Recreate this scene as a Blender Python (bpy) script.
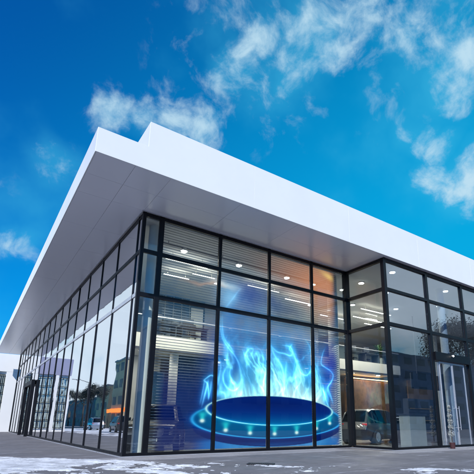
import bpy, bmesh, math, random
import numpy as np
from mathutils import Vector, Matrix

random.seed(7)
rng = np.random.default_rng(7)
for o in list(bpy.data.objects):
    bpy.data.objects.remove(o)
scene = bpy.context.scene
col = scene.collection

# ------------------------------------------------------------------ camera
cam_d = bpy.data.cameras.new('camera')
cam = bpy.data.objects.new('camera', cam_d)
col.objects.link(cam)
scene.camera = cam
cam_d.sensor_fit = 'HORIZONTAL'
cam_d.sensor_width = 36.0
cam_d.lens = 413.197 / 474 * 36
cam_d.shift_x = (237 - 270.74) / 474
cam_d.shift_y = (317.35 - 237) / 474
cam_d.clip_start = 0.05
cam_d.clip_end = 4000
yaw, pitch, roll = math.radians(35.7554), math.radians(14.4241), math.radians(0.31225)
fw = Vector((math.sin(yaw) * math.cos(pitch), math.cos(yaw) * math.cos(pitch), math.sin(pitch)))
rt = Vector((math.cos(yaw), -math.sin(yaw), 0))
up = rt.cross(fw)
rt2 = rt * math.cos(roll) + up * math.sin(roll)
up2 = up * math.cos(roll) - rt * math.sin(roll)
cam.matrix_world = Matrix(((rt2.x, up2.x, -fw.x, -4.1772), (rt2.y, up2.y, -fw.y, -13.584),
                           (rt2.z, up2.z, -fw.z, 1.0434), (0, 0, 0, 1)))

# ------------------------------------------------------------------ render settings
scene.render.engine = 'CYCLES'
scene.cycles.use_denoising = True
scene.cycles.max_bounces = 10
scene.cycles.transparent_max_bounces = 24
scene.cycles.glossy_bounces = 5
scene.cycles.sample_clamp_indirect = 6.0
scene.cycles.caustics_reflective = False
scene.cycles.caustics_refractive = False
scene.view_settings.view_transform = 'Standard'
scene.view_settings.look = 'None'
scene.view_settings.gamma = 1.0
scene.view_settings.use_curve_mapping = False
scene.view_settings.exposure = 0.27

# ------------------------------------------------------------------ sun and sky
SUN_AZ = math.radians(227)     # clockwise from +Y
SUN_EL = math.radians(40)
SUN_STRENGTH = 4.2
SKY_STRENGTH = 0.1
SKY_TINT = (0.01, 0.56, 1.32, 1)
sd = Vector((math.sin(SUN_AZ) * math.cos(SUN_EL), math.cos(SUN_AZ) * math.cos(SUN_EL), math.sin(SUN_EL)))
sun_l = bpy.data.lights.new('sun', 'SUN')
sun_l.energy = SUN_STRENGTH
sun_l.angle = math.radians(0.53)
sun_l.color = (1.0, 0.965, 0.92)
sun_o = bpy.data.objects.new('sun', sun_l)
sun_o.rotation_euler = (-sd).to_track_quat('-Z', 'Y').to_euler()
sun_o.location = (0, 0, 60)
col.objects.link(sun_o)

CLOUDS = [(0.351,0.600,0.719,0.050,0.62),(0.343,0.635,0.693,0.040,0.60),(0.364,0.561,0.744,0.045,0.55),(0.444,0.482,0.755,0.062,0.62),(0.446,0.532,0.720,0.046,0.62),(0.448,0.558,0.698,0.032,0.50),(0.486,0.476,0.733,0.048,0.55),(0.509,0.402,0.761,0.063,0.55),(0.564,0.370,0.738,0.063,0.60),(0.485,0.432,0.761,0.053,0.55),(0.609,0.310,0.730,0.077,0.42),(0.679,0.331,0.656,0.050,0.85),(0.682,0.297,0.668,0.048,0.90),(0.664,0.360,0.656,0.022,0.50),(0.662,0.439,0.607,0.032,0.55),(0.688,0.422,0.591,0.031,0.60),(0.715,0.400,0.573,0.033,0.65),(0.736,0.433,0.520,0.040,0.68),(0.761,0.409,0.503,0.048,0.75),(0.779,0.398,0.485,0.048,0.75),(0.775,0.367,0.514,0.054,0.85),(0.798,0.381,0.467,0.047,0.75),(0.787,0.400,0.470,0.032,0.55),(0.161,0.764,0.625,0.042,0.72),(0.211,0.748,0.630,0.040,0.62),(0.262,0.727,0.634,0.045,0.70),(0.317,0.714,0.624,0.046,0.75),(0.020,0.938,0.345,0.034,0.55),(0.058,0.934,0.351,0.031,0.50),(0.077,0.852,0.518,0.046,0.42),(0.273,0.587,0.762,0.091,0.30),(0.400,0.563,0.723,0.157,0.30),(0.621,0.366,0.693,0.144,0.28),(0.246,0.660,0.710,0.076,0.25),]
# unseen cloud added to whiten glass reflections: a low bank beyond the left end and loose cloud behind the photographer
CLOUDS += [(-0.36, 0.90, 0.10, 0.22, 1.0), (-0.30, 0.92, 0.22, 0.22, 1.0), (-0.28, 0.90, 0.34, 0.20, .95), (-0.30, 0.92, 0.25, 0.2, 1.3), (-0.36, 0.90, 0.2, 0.2, 1.3), (-0.22, 0.95, 0.2, 0.14, 1.3), (-.17, .98, .12, .10, 1.35), (-.20, .97, .06, .12, 1.3), (-.27, .93, .12, .16, 1.35),
           (-0.45, 0.85, 0.28, 0.22, .9), (-0.22, 0.93, 0.02, 0.12, .9), (-0.6, 0.75, 0.2, 0.3, .7), (-0.24, 0.95, 0.16, 0.09, .8),
           (0.75, -0.62, 0.24, 0.25, .75), (0.5, -0.8, 0.35, 0.28, .7), (0.88, -0.3, 0.42, 0.2, .6), (0.2, -0.9, 0.4, 0.28, .6),
           (0.6, -0.65, 0.5, 0.2, .6), (0.84, -0.42, 0.36, 0.2, .95), (.80, -.53, .30, .2, 1.3), (.78, -.57, .24, .12, 1.25), (.86, -.48, .22, .12, 1.2), (0.72, -0.5, 0.45, 0.2, .9)]

world = bpy.data.worlds.new('World')
scene.world = world
world.use_nodes = True
nt = world.node_tree
nt.nodes.clear()
def N(t, kind, **kw):
    n = t.nodes.new(kind)
    for k, v in kw.items():
        setattr(n, k, v)
    return n
def put(t, n, i, v):
    if hasattr(v, 'links') and hasattr(v, 'is_output'):
        t.links.new(v, n.inputs[i])
    else:
        n.inputs[i].default_value = v
def math_n(t, op, a, b=0.0, clamp=False):
    n = N(t, 'ShaderNodeMath', operation=op)
    n.use_clamp = clamp
    put(t, n, 0, a); put(t, n, 1, b)
    return n.outputs[0]
def smooth(t, v, lo, hi, a=0.0, b=1.0):
    n = N(t, 'ShaderNodeMapRange', interpolation_type='SMOOTHSTEP')
    put(t, n, 0, v)
    n.inputs[1].default_value = lo; n.inputs[2].default_value = hi
    n.inputs[3].default_value = a; n.inputs[4].default_value = b
    return n.outputs[0]
def mixc(t, f, a, b, mode='MIX'):
    n = N(t, 'ShaderNodeMix', data_type='RGBA', blend_type=mode)
    put(t, n, 0, f); put(t, n, 6, a); put(t, n, 7, b)
    return n.outputs[2]

wo = N(nt, 'ShaderNodeOutputWorld')
bg = N(nt, 'ShaderNodeBackground')
sky = N(nt, 'ShaderNodeTexSky', sky_type='NISHITA')
sky.sun_disc = False
sky.sun_elevation = SUN_EL
sky.sun_rotation = SUN_AZ
sky.air_density = 1.0
sky.dust_density = 0.4
sky.ozone_density = 2.0
tc = N(nt, 'ShaderNodeTexCoord')
vec = tc.outputs['Generated']
warp = N(nt, 'ShaderNodeTexNoise')
nt.links.new(vec, warp.inputs['Vector'])
warp.inputs['Scale'].default_value = 6; warp.inputs['Detail'].default_value = 2.5
wv = N(nt, 'ShaderNodeVectorMath', operation='MULTIPLY_ADD')
nt.links.new(warp.outputs['Color'], wv.inputs[0])
wv.inputs[1].default_value = (.10, .10, .10); wv.inputs[2].default_value = (-.05, -.05, -.05)
wadd = N(nt, 'ShaderNodeVectorMath', operation='ADD')
nt.links.new(vec, wadd.inputs[0]); nt.links.new(wv.outputs[0], wadd.inputs[1])
wdir = wadd.outputs[0]
tot = None
for (x, y, z, r, w) in CLOUDS:
    d = N(nt, 'ShaderNodeVectorMath', operation='DISTANCE')
    nt.links.new(wdir, d.inputs[0]); d.inputs[1].default_value = (x, y, z)
    m = smooth(nt, d.outputs['Value'], 0.0, r * 1.9, w, 0.0)
    tot = m if tot is None else math_n(nt, 'MAXIMUM', tot, m)
cn = N(nt, 'ShaderNodeTexNoise')
nt.links.new(wdir, cn.inputs['Vector'])
cn.inputs['Scale'].default_value = 19; cn.inputs['Detail'].default_value = 10; cn.inputs['Roughness'].default_value = .6
cn2 = N(nt, 'ShaderNodeTexNoise')
nt.links.new(vec, cn2.inputs['Vector'])
cn2.inputs['Scale'].default_value = 5; cn2.inputs['Detail'].default_value = 5
nz = math_n(nt, 'MULTIPLY', math_n(nt, 'SUBTRACT', cn.outputs[0], .5), 2.3)
dens = math_n(nt, 'ADD', math_n(nt, 'MULTIPLY', tot, 1.25), nz)
gate = smooth(nt, tot, 0.02, 0.25)
cloud = math_n(nt, 'MULTIPLY', smooth(nt, dens, .26, 1.30), gate)
cloud = math_n(nt, 'MULTIPLY', cloud, .92)
veil = math_n(nt, 'MULTIPLY', smooth(nt, math_n(nt, 'ADD', cn2.outputs[0], math_n(nt, 'MULTIPLY', tot, .5)), .5, .95), .42)
skyc = mixc(nt, 1.0, sky.outputs[0], SKY_TINT, 'MULTIPLY')
sxyz = N(nt, 'ShaderNodeVectorMath', operation='DOT_PRODUCT')
nt.links.new(vec, sxyz.inputs[0]); sxyz.inputs[1].default_value = (.80, .12, -.59)
bright = smooth(nt, sxyz.outputs['Value'], -.50, .66)
skyc = mixc(nt, math_n(nt, 'MULTIPLY', bright, .9), skyc, (0.02, 3.65, 6.4, 1))
skyc = mixc(nt, veil, skyc, (0.5, 4.3, 6.7, 1))
ccol = mixc(nt, smooth(nt, tot, .92, 1.25), (4.5, 6.3, 7.4, 1), (6.9, 8.0, 9.2, 1))
skyc = mixc(nt, cloud, skyc, ccol)
nt.links.new(skyc, bg.inputs[0])
bg.inputs[1].default_value = SKY_STRENGTH
nt.links.new(bg.outputs[0], wo.inputs[0])

# ------------------------------------------------------------------ materials
def newmat(name):
    m = bpy.data.materials.new(name)
    m.use_nodes = True
    m.node_tree.nodes.clear()
    out = N(m.node_tree, 'ShaderNodeOutputMaterial')
    return m, m.node_tree, out
def noise(t, scale, detail=6, rough=.6, coord='Object'):
    c = N(t, 'ShaderNodeTexCoord')
    n = N(t, 'ShaderNodeTexNoise')
    t.links.new(c.outputs[coord], n.inputs['Vector'])
    n.inputs['Scale'].default_value = scale; n.inputs['Detail'].default_value = detail
    n.inputs['Roughness'].default_value = rough
    return n.outputs[0]
def pbr(name, c, rough=.5, metal=0.0, var=.12, scale=3.0, bump=0.0, bscale=60, spec=.5, rvar=.1, coat=0.0):
    m, t, out = newmat(name)
    b = N(t, 'ShaderNodeBsdfPrincipled')
    f = noise(t, scale)
    lo = tuple(max(0, x * (1 - var)) for x in c) + (1,)
    hi = tuple(min(1, x * (1 + var)) for x in c) + (1,)
    t.links.new(mixc(t, smooth(t, f, .3, .7), lo, hi), b.inputs['Base Color'])
    t.links.new(smooth(t, noise(t, scale * 2.3), .25, .75, max(0.02, rough - rvar), min(1, rough + rvar)), b.inputs['Roughness'])
    b.inputs['Metallic'].default_value = metal
    b.inputs['Specular IOR Level'].default_value = spec
    b.inputs['Coat Weight'].default_value = coat
    if bump:
        bp = N(t, 'ShaderNodeBump')
        bp.inputs['Strength'].default_value = bump
        bp.inputs['Distance'].default_value = .02
        t.links.new(noise(t, bscale, 8), bp.inputs['Height'])
        t.links.new(bp.outputs[0], b.inputs['Normal'])
    t.links.new(b.outputs[0], out.inputs[0])
    return m
def emit(name, c, s):
    m, t, out = newmat(name)
    e = N(t, 'ShaderNodeEmission')
    e.inputs[0].default_value = (*c, 1); e.inputs[1].default_value = s
    t.links.new(e.outputs[0], out.inputs[0])
    return m
def glass(name, tint, f0, refl=(1, 1, 1), rough=0.0, power=5.0):
    m, t, out = newmat(name)
    lw = N(t, 'ShaderNodeLayerWeight'); lw.inputs[0].default_value = .5
    p = math_n(t, 'POWER', lw.outputs['Facing'], power)
    fac = math_n(t, 'ADD', math_n(t, 'MULTIPLY', p, 1 - f0), f0, True)
    tr = N(t, 'ShaderNodeBsdfTransparent'); tr.inputs[0].default_value = (*tint, 1)
    gl = N(t, 'ShaderNodeBsdfGlossy'); gl.inputs['Roughness'].default_value = rough
    gl.inputs[0].default_value = (*refl, 1)
    if name != 'car_glass':
        bp = N(t, 'ShaderNodeBump'); bp.inputs['Strength'].default_value = .03; bp.inputs['Distance'].default_value = .05
        t.links.new(noise(t, .9, 2), bp.inputs['Height'])
        t.links.new(bp.outputs[0], gl.inputs['Normal'])
    mx = N(t, 'ShaderNodeMixShader')
    t.links.new(fac, mx.inputs[0]); t.links.new(tr.outputs[0], mx.inputs[1]); t.links.new(gl.outputs[0], mx.inputs[2])
    t.links.new(mx.outputs[0], out.inputs[0])
    return m

M = {}
M['white_panel'] = pbr('white_panel', (.82, .82, .81), .38, var=.02, scale=.5, rvar=.06)
M['soffit'] = pbr('soffit', (.85, .87, .95), .27, .10, var=.02, scale=.05, rvar=.0)
M['black_frame'] = pbr('black_frame', (.005, .0055, .008), .42, var=.2, scale=2, rvar=.05, spec=.25)
M['trim'] = pbr('trim', (.55, .56, .6), .35, .5, var=.05)
M['glass'] = glass('glass', (.93, .97, .965), .045)
M['glass_dark'] = glass('glass_dark', (.74, .82, .90), .17)
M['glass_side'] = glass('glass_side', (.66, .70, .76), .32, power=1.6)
def ground_mat(name, base, bump):
    m, t, out = newmat(name)
    b = N(t, 'ShaderNodeBsdfPrincipled')
    c = tuple(base) + (1,)
    big = smooth(t, noise(t, .45, 5), .3, .7); mid = smooth(t, noise(t, 3.1, 7, .7), .3, .7); fine = smooth(t, noise(t, 42, 3, .8), .35, .65)
    k = mixc(t, big, tuple(x * .72 for x in base) + (1,), tuple(x * 1.22 for x in base) + (1,))
    k = mixc(t, math_n(t, 'MULTIPLY', mid, .5), k, tuple(x * 1.5 for x in base) + (1,))
    k = mixc(t, math_n(t, 'MULTIPLY', fine, .55), k, tuple(x * .45 for x in base) + (1,))
    # dried salt and scraped ice left in streaks along the frontage
    tcn = N(t, 'ShaderNodeTexCoord'); mp = N(t, 'ShaderNodeMapping')
    t.links.new(tcn.outputs['Object'], mp.inputs[0]); mp.inputs['Rotation'].default_value = (0, 0, .80); mp.inputs['Scale'].default_value = (.55, 2.6, 1)
    sn = N(t, 'ShaderNodeTexNoise'); t.links.new(mp.outputs[0], sn.inputs['Vector']); sn.inputs['Scale'].default_value = 1.0; sn.inputs['Detail'].default_value = 10; sn.inputs['Roughness'].default_value = .75
    k = mixc(t, smooth(t, sn.outputs[0], .545, .68, 0, .75), k, (.42, .42, .46, 1))
    t.links.new(k, b.inputs['Base Color'])
    t.links.new(smooth(t, noise(t, .8), .35, .7, .55, .9), b.inputs['Roughness'])
    bp = N(t, 'ShaderNodeBump'); bp.inputs['Strength'].default_value = bump; bp.inputs['Distance'].default_value = .02
    t.links.new(noise(t, 48, 6, .7), bp.inputs['Height']); t.links.new(bp.outputs[0], b.inputs['Normal'])
    t.links.new(b.outputs[0], out.inputs[0])
    return m
M['asphalt'] = ground_mat('asphalt', (.150, .146, .158), .8)
M['concrete'] = ground_mat('concrete', (.27, .266, .28), .5)
M['snow'] = pbr('snow', (.54, .56, .60), .75, var=.3, scale=2.2, bump=.9, bscale=22)
M['int_floor'] = pbr('int_floor', (.34, .34, .34), .14, var=.05, scale=1, rvar=.04)
M['int_white'] = pbr('int_white', (.72, .71, .65), .6, var=.03, scale=1)
M['int_ceiling'] = pbr('int_ceiling', (.62, .63, .64), .7, var=.04, scale=.8)
M['int_grey'] = pbr('int_grey', (.30, .31, .32), .6, var=.08, scale=1)
M['int_dark'] = pbr('int_dark', (.05, .055, .07), .5, var=.2, scale=1)
M['blue_dark'] = pbr('blue_dark', (.025, .06, .12), .25, var=.25, scale=1.5)
M['wood'] = pbr('wood', (.30, .17, .09), .5, var=.25, scale=2.5)
M['cream'] = pbr('cream', (.62, .56, .42), .5, var=.05)
M['beige'] = pbr('beige', (.50, .43, .28), .75, var=.1, scale=.6)
M['brick_dark'] = pbr('brick_dark', (.13, .13, .17), .8, var=.25, scale=.8)
M['grey_wall'] = pbr('grey_wall', (.25, .25, .30), .8, var=.15, scale=.7)
M['car_black'] = pbr('car_black', (.010, .011, .013), .34, 0, var=.1, coat=.25, rvar=.03)
M['car_white'] = pbr('car_white', (.75, .76, .77), .2, 0, var=.02, coat=1.0, rvar=.03)
M['car_blue'] = pbr('car_blue', (.02, .03, .06), .35, .0, var=.05, coat=.25, rvar=.03)
M['car_silver'] = pbr('car_silver', (.42, .43, .45), .25, .7, var=.03, coat=1.0, rvar=.03)
M['car_glass'] = glass('car_glass', (.08, .09, .10), .05, refl=(.5, .5, .5))
M['rubber'] = pbr('rubber', (.018, .018, .018), .85, var=.2, scale=20)
M['alloy'] = pbr('alloy', (.45, .45, .47), .3, .9, var=.05)
M['lens'] = pbr('lens', (.7, .72, .75), .1, .2, var=.05)
M['red_lens'] = pbr('red_lens', (.4, .02, .02), .15, var=.05)
M['lamp'] = emit('lamp', (1.0, .97, .9), 11.0)
M['lamp_down'] = emit('lamp_down', (1.0, .98, .94), 16.0)
M['lamp_tube'] = emit('lamp_tube', (1.0, .97, .9), 5.0)
M['lilac_shade'] = pbr('lilac_shade', (.30, .30, .42), .4, var=.04, scale=.6)
M['lamp_warm'] = emit('lamp_warm', (1.0, .55, .22), 7.0)
M['orange_sign'] = emit('orange_sign', (1.0, .22, .05), 1.6)
M['leaf'] = pbr('leaf', (.03, .035, .03), .7, var=.4, scale=1)
M['leaf_frost'] = pbr('leaf_frost', (.36, .38, .36), .7, var=.4, scale=8)
M['leaf_green'] = pbr('leaf_green', (.05, .11, .04), .5, var=.4, scale=3)
M['bark'] = pbr('bark', (.06, .045, .035), .9, var=.3, scale=8)
M['iron'] = pbr('iron', (.035, .035, .04), .6, .6, var=.3, scale=10)
M['strip'] = pbr('strip', (.30, .31, .32), .55, .2, var=.15, scale=4)
M['red'] = pbr('red', (.06, .02, .022), .6)

# ------------------------------------------------------------------ mesh helpers
class MB:
    def __init__(s):
        s.v = []; s.f = []
    def box(s, x0, x1, y0, y1, z0, z1):
        b = len(s.v)
        for z in (z0, z1):
            s.v += [(x0, y0, z), (x1, y0, z), (x1, y1, z), (x0, y1, z)]
        s.f += [tuple(b + i for i in q) for q in ((0, 3, 2, 1), (4, 5, 6, 7), (0, 1, 5, 4), (1, 2, 6, 5), (2, 3, 7, 6), (3, 0, 4, 7))]
        return s
    def quad(s, *p):
        b = len(s.v); s.v += [tuple(q) for q in p]; s.f.append(tuple(range(b, b + len(p))))
        return s
    def tube(s, a, b, r0, r1=None, n=16, caps=True):
        r1 = r0 if r1 is None else r1
        a = Vector(a); b = Vector(b); d = (b - a).normalized()
        u = d.orthogonal().normalized(); w = d.cross(u)
        k = len(s.v)
        for (c, r) in ((a, r0), (b, r1)):
            for i in range(n):
                t = 2 * math.pi * i / n
                s.v.append(tuple(c + u * (r * math.cos(t)) + w * (r * math.sin(t))))
        for i in range(n):
            j = (i + 1) % n
            s.f.append((k + i, k + j, k + n + j, k + n + i))
        if caps:
            s.f.append(tuple(k + i for i in reversed(range(n)))); s.f.append(tuple(k + n + i for i in range(n)))
        return s
    def lathe(s, prof, cx=0, cy=0, n=24):
        k = len(s.v)
        for (r, z) in prof:
            for i in range(n):
                t = 2 * math.pi * i / n
                s.v.append((cx + r * math.cos(t), cy + r * math.sin(t), z))
        for a in range(len(prof) - 1):
            for i in range(n):
                j = (i + 1) % n
                s.f.append((k + a * n + i, k + a * n + j, k + (a + 1) * n + j, k + (a + 1) * n + i))
        s.f.append(tuple(k + i for i in reversed(range(n)))); s.f.append(tuple(k + (len(prof) - 1) * n + i for i in range(n)))
        return s
    def build(s, name, mat, parent=None, smooth_=False, bevel=0.0, loc=None):
        me = bpy.data.meshes.new(name)
        me.from_pydata(s.v, [], s.f)
        me.materials.append(M[mat] if isinstance(mat, str) else mat)
        if smooth_:
            me.polygons.foreach_set('use_smooth', [True] * len(me.polygons))
        o = bpy.data.objects.new(name, me)
        col.objects.link(o)
        if parent: o.parent = parent
        if loc: o.location = loc
        if bevel:
            b = o.modifiers.new('bevel', 'BEVEL'); b.width = bevel; b.segments = 2; b.limit_method = 'ANGLE'
        if smooth_ and not bevel:
            try:
                me.set_sharp_from_angle(angle=math.radians(40))
            except Exception:
                pass
        return o
def tag(o, label=None, cat=None, group=None, kind=None):
    if label: o['label'] = label
    if cat: o['category'] = cat
    if group: o['group'] = group
    if kind: o['kind'] = kind
    return o
def empty(name, loc, label, cat, group=None, rz=0.0):
    o = bpy.data.objects.new(name, None)
    col.objects.link(o)
    o.location = loc; o.rotation_euler = (0, 0, rz)
    o.empty_display_size = .3
    return tag(o, label, cat, group)
kids = {}
def copy_tree(o, parent=None):
    c = o.copy(); col.objects.link(c)
    if parent: c.parent = parent
    for ch in list(o.children):
        copy_tree(ch, c)
    return c

# ================================================================== SETTING
g = MB(); g.quad((-900, -900, 0), (900, -900, 0), (900, 900, 0), (-900, 900, 0))
tag(g.build('ground', 'asphalt'), kind='structure')
pv = MB()
xs = [-3.05, -1.5, 0, 1.5, 3, 4.5, 6, 7.5, 9, 10.5, 12, 13.5, 15, 16.5, 18, 19.5, 21, 22.5, 24, 25.5, 27]
for a, b in zip(xs[:-1], xs[1:]):
    y1 = -0.09 if b < 10.2 else -2.42
    y0 = -1.25 if b < 9.1 else -3.5
    pv.box(a + .006, b - .006, y0, y1, -.05, .012)
tag(pv.build('pavement', 'concrete'), kind='structure')

# snow lying along the edge of the forecourt, thinning to the right
def fbm(x, y, seed, octs=5, base=1.0):
    r = np.random.default_rng(seed); tot = np.zeros_like(x); amp = 1.0; s = 0
    for o in range(octs):
        tb = r.random((64, 64)); f = base * 2 ** o
        u = x * f; v = y * f; i = np.floor(u).astype(int); j = np.floor(v).astype(int)
        fu = u - i; fv = v - j; fu = fu * fu * (3 - 2 * fu); fv = fv * fv * (3 - 2 * fv)
        g_ = lambda a, b: tb[a % 64, b % 64]
        tot += amp * ((g_(i, j) * (1 - fu) + g_(i + 1, j) * fu) * (1 - fv) + (g_(i, j + 1) * (1 - fu) + g_(i + 1, j + 1) * fu) * fv)
        s += amp; amp *= .55
    return tot / s
def snow_sheet(name, origin, du, dv, nu, nv, su, sv, cover, hmax, seed, base=(1.2, 1.2)):
    U, V = np.meshgrid(np.arange(nu + 1) * su, np.arange(nv + 1) * sv, indexing='ij')
    X = origin[0] + U * du[0] + V * dv[0]; Y = origin[1] + U * du[1] + V * dv[1]
    f = fbm(U * base[0] + 3, V * base[1] + 5, seed) ; f2 = fbm(U * base[0] * 5, V * base[1] * 5, seed + 1, 4)
    h = f + .42 * (f2 - .5) + .16 * (fbm(U * base[0] * 14, V * base[1] * 14, seed + 2, 3) - .5) - (1 - cover(U, V))
    Z = np.clip(h, -.02, .35) / .35 * hmax
    Z = np.where(h > 0, .006 + Z, -.004)
    idx = np.arange((nu + 1) * (nv + 1)).reshape(nu + 1, nv + 1)
    keep = (h[:-1, :-1] > 0) | (h[1:, :-1] > 0) | (h[:-1, 1:] > 0) | (h[1:, 1:] > 0)
    q = np.stack([idx[:-1, :-1], idx[1:, :-1], idx[1:, 1:], idx[:-1, 1:]], -1)[keep]
    used = np.unique(q); remap = -np.ones(idx.size, int); remap[used] = np.arange(len(used))
    vs = np.stack([X, Y, Z], -1).reshape(-1, 3)[used]
    m = MB(); m.v = [tuple(a) for a in vs.tolist()]; m.f = [tuple(a) for a in remap[q].tolist()]
    o = m.build(name, 'snow', None, True)
    return o
L = math.hypot(8.3, 8.9); DU = (8.3 / L, -8.9 / L); DV = (-8.9 / L, -8.3 / L)
def cover_edge(U, V):
    left = np.clip((7.0 - U) / 3.2, 0, 1)                     # U runs from the left end to the right
    edge = np.clip(V / .35, 0, 1)
    right_band = np.exp(-((V - .75) / .28) ** 2) * .09
    return np.clip(edge * (.32 + .46 * left) + right_band, 0, 1)
tag(snow_sheet('snow', (-3.9, 3.1), DU, DV, 520, 130, .03, .03, cover_edge, .035, 11, (1.1, 1.5)),
    'thin trodden snow lying along the front edge of the paving', 'snow', kind='stuff')
tag(snow_sheet('snow', (-26, 12), (1, 0), (0, 1), 84, 220, .25, .25,
               lambda U, V: .42 + .35 * np.clip((20.5 - U) / 3, -1, 1) * np.clip(V / 6, 0, 1), .05, 23, (.22, .12)),
    'wide snow field on the forecourt left of the long facade', 'snow', kind='stuff')

dc = empty('drain_cover', (2.36, -4.1, .014), 'dark flat iron drain cover in the paving before the burner picture', 'drain cover', rz=-.75)
fr = MB(); fr.box(-.36, .36, -.16, -.12, 0, .012).box(-.36, .36, .12, .16, 0, .012).box(-.36, -.32, -.12, .12, 0, .012).box(.32, .36, -.12, .12, 0, .012)
fr.build('frame', 'iron', dc)
gr = MB()
for i in range(13):
    gr.box(-.31 + i * .05, -.285 + i * .05, -.118, .118, -.004, .008)
gr.build('grate', 'iron', dc)

# ================================================================== SHOWROOM BUILDING
H = 8.4
OX, OY = 2.317, 2.567
ZL, ZH = 9.19, 10.08
XR = -0.853
YE = 40.2                                       # far end of the roof
XE = 30.0
BX, BD, BW = 10.21, 2.298, 3.162
T1, T2 = 6.92, 5.318
bd = empty('showroom_building', (0, 0, 0), 'white flat roofed glass showroom with a deep overhanging roof and black window frames', 'building')

# roof: core, white cladding, raised block flush with the front
r = MB(); r.box(-OX + .03, XE, -OY + .03, YE - .03, H + .035, ZL - .02)
r.box(XR + .03, XE, -OY + .032, 34, ZL - .02, ZH - .02)
r.build('roof', 'white_panel', bd)
fa = MB()
def prism(mb, pts, y0, y1):
    b = len(mb.v); n = len(pts)
    mb.v += [(x, y0, z) for x, z in pts] + [(x, y1, z) for x, z in pts]
    mb.f.append(tuple(range(b, b + n))); mb.f.append(tuple(b + n + i for i in reversed(range(n))))
    for i in range(n):
        j = (i + 1) % n
        mb.f.append((b + j, b + i, b + n + i, b + n + j))
prism(fa, [(-OX, H), (3.0, H), (3.0, ZH), (XR, ZH), (XR, ZL), (-OX, ZL)], -OY, -OY + .028)
x = 3.0
while x < XE:
    fa.box(x + .003, min(x + 4.8, XE), -OY, -OY + .028, H, ZH); x += 4.8
fa.build('front_fascia', 'white_panel', bd, bevel=.004)
fl = MB(); y = -OY + .03
while y < YE:
    fl.box(-OX, -OX + .028, y + .003, min(y + 4.8, YE), H, ZL); y += 4.8
fl.build('left_fascia', 'white_panel', bd, bevel=.004)
ru = MB(); y = -OY + .03
while y < 34:
    ru.box(XR, XR + .028, y + .003, min(y + 4.8, 34), ZL - .018, ZH); y += 4.8
ru.build('raised_fascia', 'white_panel', bd, bevel=.004)
cp = MB()
cp.box(-OX + .03, XR - .004, -OY + .03, YE - .03, ZL - .018, ZL - .002); cp.box(XR + .03, XE, -OY + .03, 33.9, ZH - .018, ZH - .002)
cp.build('roof_membrane', 'int_grey', bd)
# soffit plates
so = MB()
def plates(x0, x1, y0, y1, px, py):
    nx = max(1, round((x1 - x0) / px)); ny = max(1, round((y1 - y0) / py))
    for i in range(nx):
        for j in range(ny):
            a = x0 + (x1 - x0) * i / nx; b = x0 + (x1 - x0) * (i + 1) / nx
            c = y0 + (y1 - y0) * j / ny; d = y0 + (y1 - y0) * (j + 1) / ny
            so.box(a + .004, b - .004, c + .004, d - .004, H + .004, H + .03)
plates(-OX + .03, -.06, -OY + .03, -.06, 1.15, 1.25)
plates(-.06, BX, -OY + .03, -.06, 2.4, 1.25)
plates(BX, XE, -OY + .03, -BD - .06, 2.4, .3)
plates(-OX + .03, -.06, -.06, YE, 1.15, 2.45)
so.build('soffit', 'soffit', bd, bevel=.003)
tr = MB(); tr.box(-.115, BX - .12, -.115, -.085, H - .035, H + .003); tr.box(-.115, -.085, -.085, YE, H - .035, H + .003)
tr.box(BX - .115, BX - .085, -BD - .115, -.115, H - .035, H + .003)
tr.build('soffit_trim', 'trim', bd)

# frames
def bar(x0, x1, y0, y1, z0, z1, name='mullion', mat='black_frame'):
    return MB().box(x0, x1, y0, y1, z0, z1).build(name, mat, bd, bevel=.006)
RX = [0.66] + [0.696 + 2.406 * i for i in (1, 2, 3)]
HW = [.09, .062, .058, .058]
for X, h in zip(RX, HW):
    bar(X - h, X + h, -.055, .055, .09, H - .005)
bar(-.06, .06, -.06, .06, .09, H - .005, 'corner_post')
bar(BX - .16, BX + .12, -.085, .14, .09, H - .005, 'corner_post')
bar(BX - .09, BX + .09, -BD - .09, -BD + .09, .09, H - .005, 'corner_post')
BXS = [BX + BW * i for i in range(1, 6)]
for X in BXS:
    bar(X - .085, X + .085, -BD - .08, -BD + .08, .09, H - .005)
LY = [0.5] + [2.955 + 2.449 * i for i in range(16)]
LY = [y for y in LY if y < 40.0]
for Y in LY:
    bar(-.045, .045, Y - .035, Y + .035, .09, H - .005)
bar(-.08, .08, 39.9, 40.05, .09, H - .005)
rows = [(0.0, .13, 'base_rail'), (T2 - .075, T2 + .075, 'transom'), (T1 - .07, T1 + .07, 'transom'), (H - .16, H - .036, 'head_rail')]
for z0, z1, nm in rows:
    bar(-.052, BX - .162, -.052, .052, z0, z1, nm)
    lm = 'trim' if (nm == 'transom' and z0 < 6) else 'black_frame'
    bar(-.042, .042, -.0515, 40.0, z0 + .001, z1 - .001, nm, lm)
    bar(BX - .082, BX + .082, -BD, -.078, z0 + .0005, z1 - .0005, nm)
    bar(BX - .083, XE - 4, -BD - .077, -BD + .077, z0, z1, nm)
sill = MB().box(-.10, BX - .10, -.10, -.054, .013, .035).box(-.10, -.046, -.052, 40, .001, .03).box(BX - .13, BX - .084, -BD - .14, -.102, .013, .035).box(BX - .082, XE - 4, -BD - .14, -BD - .079, .013, .035)
sill.build('sill', 'trim', bd)
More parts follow.
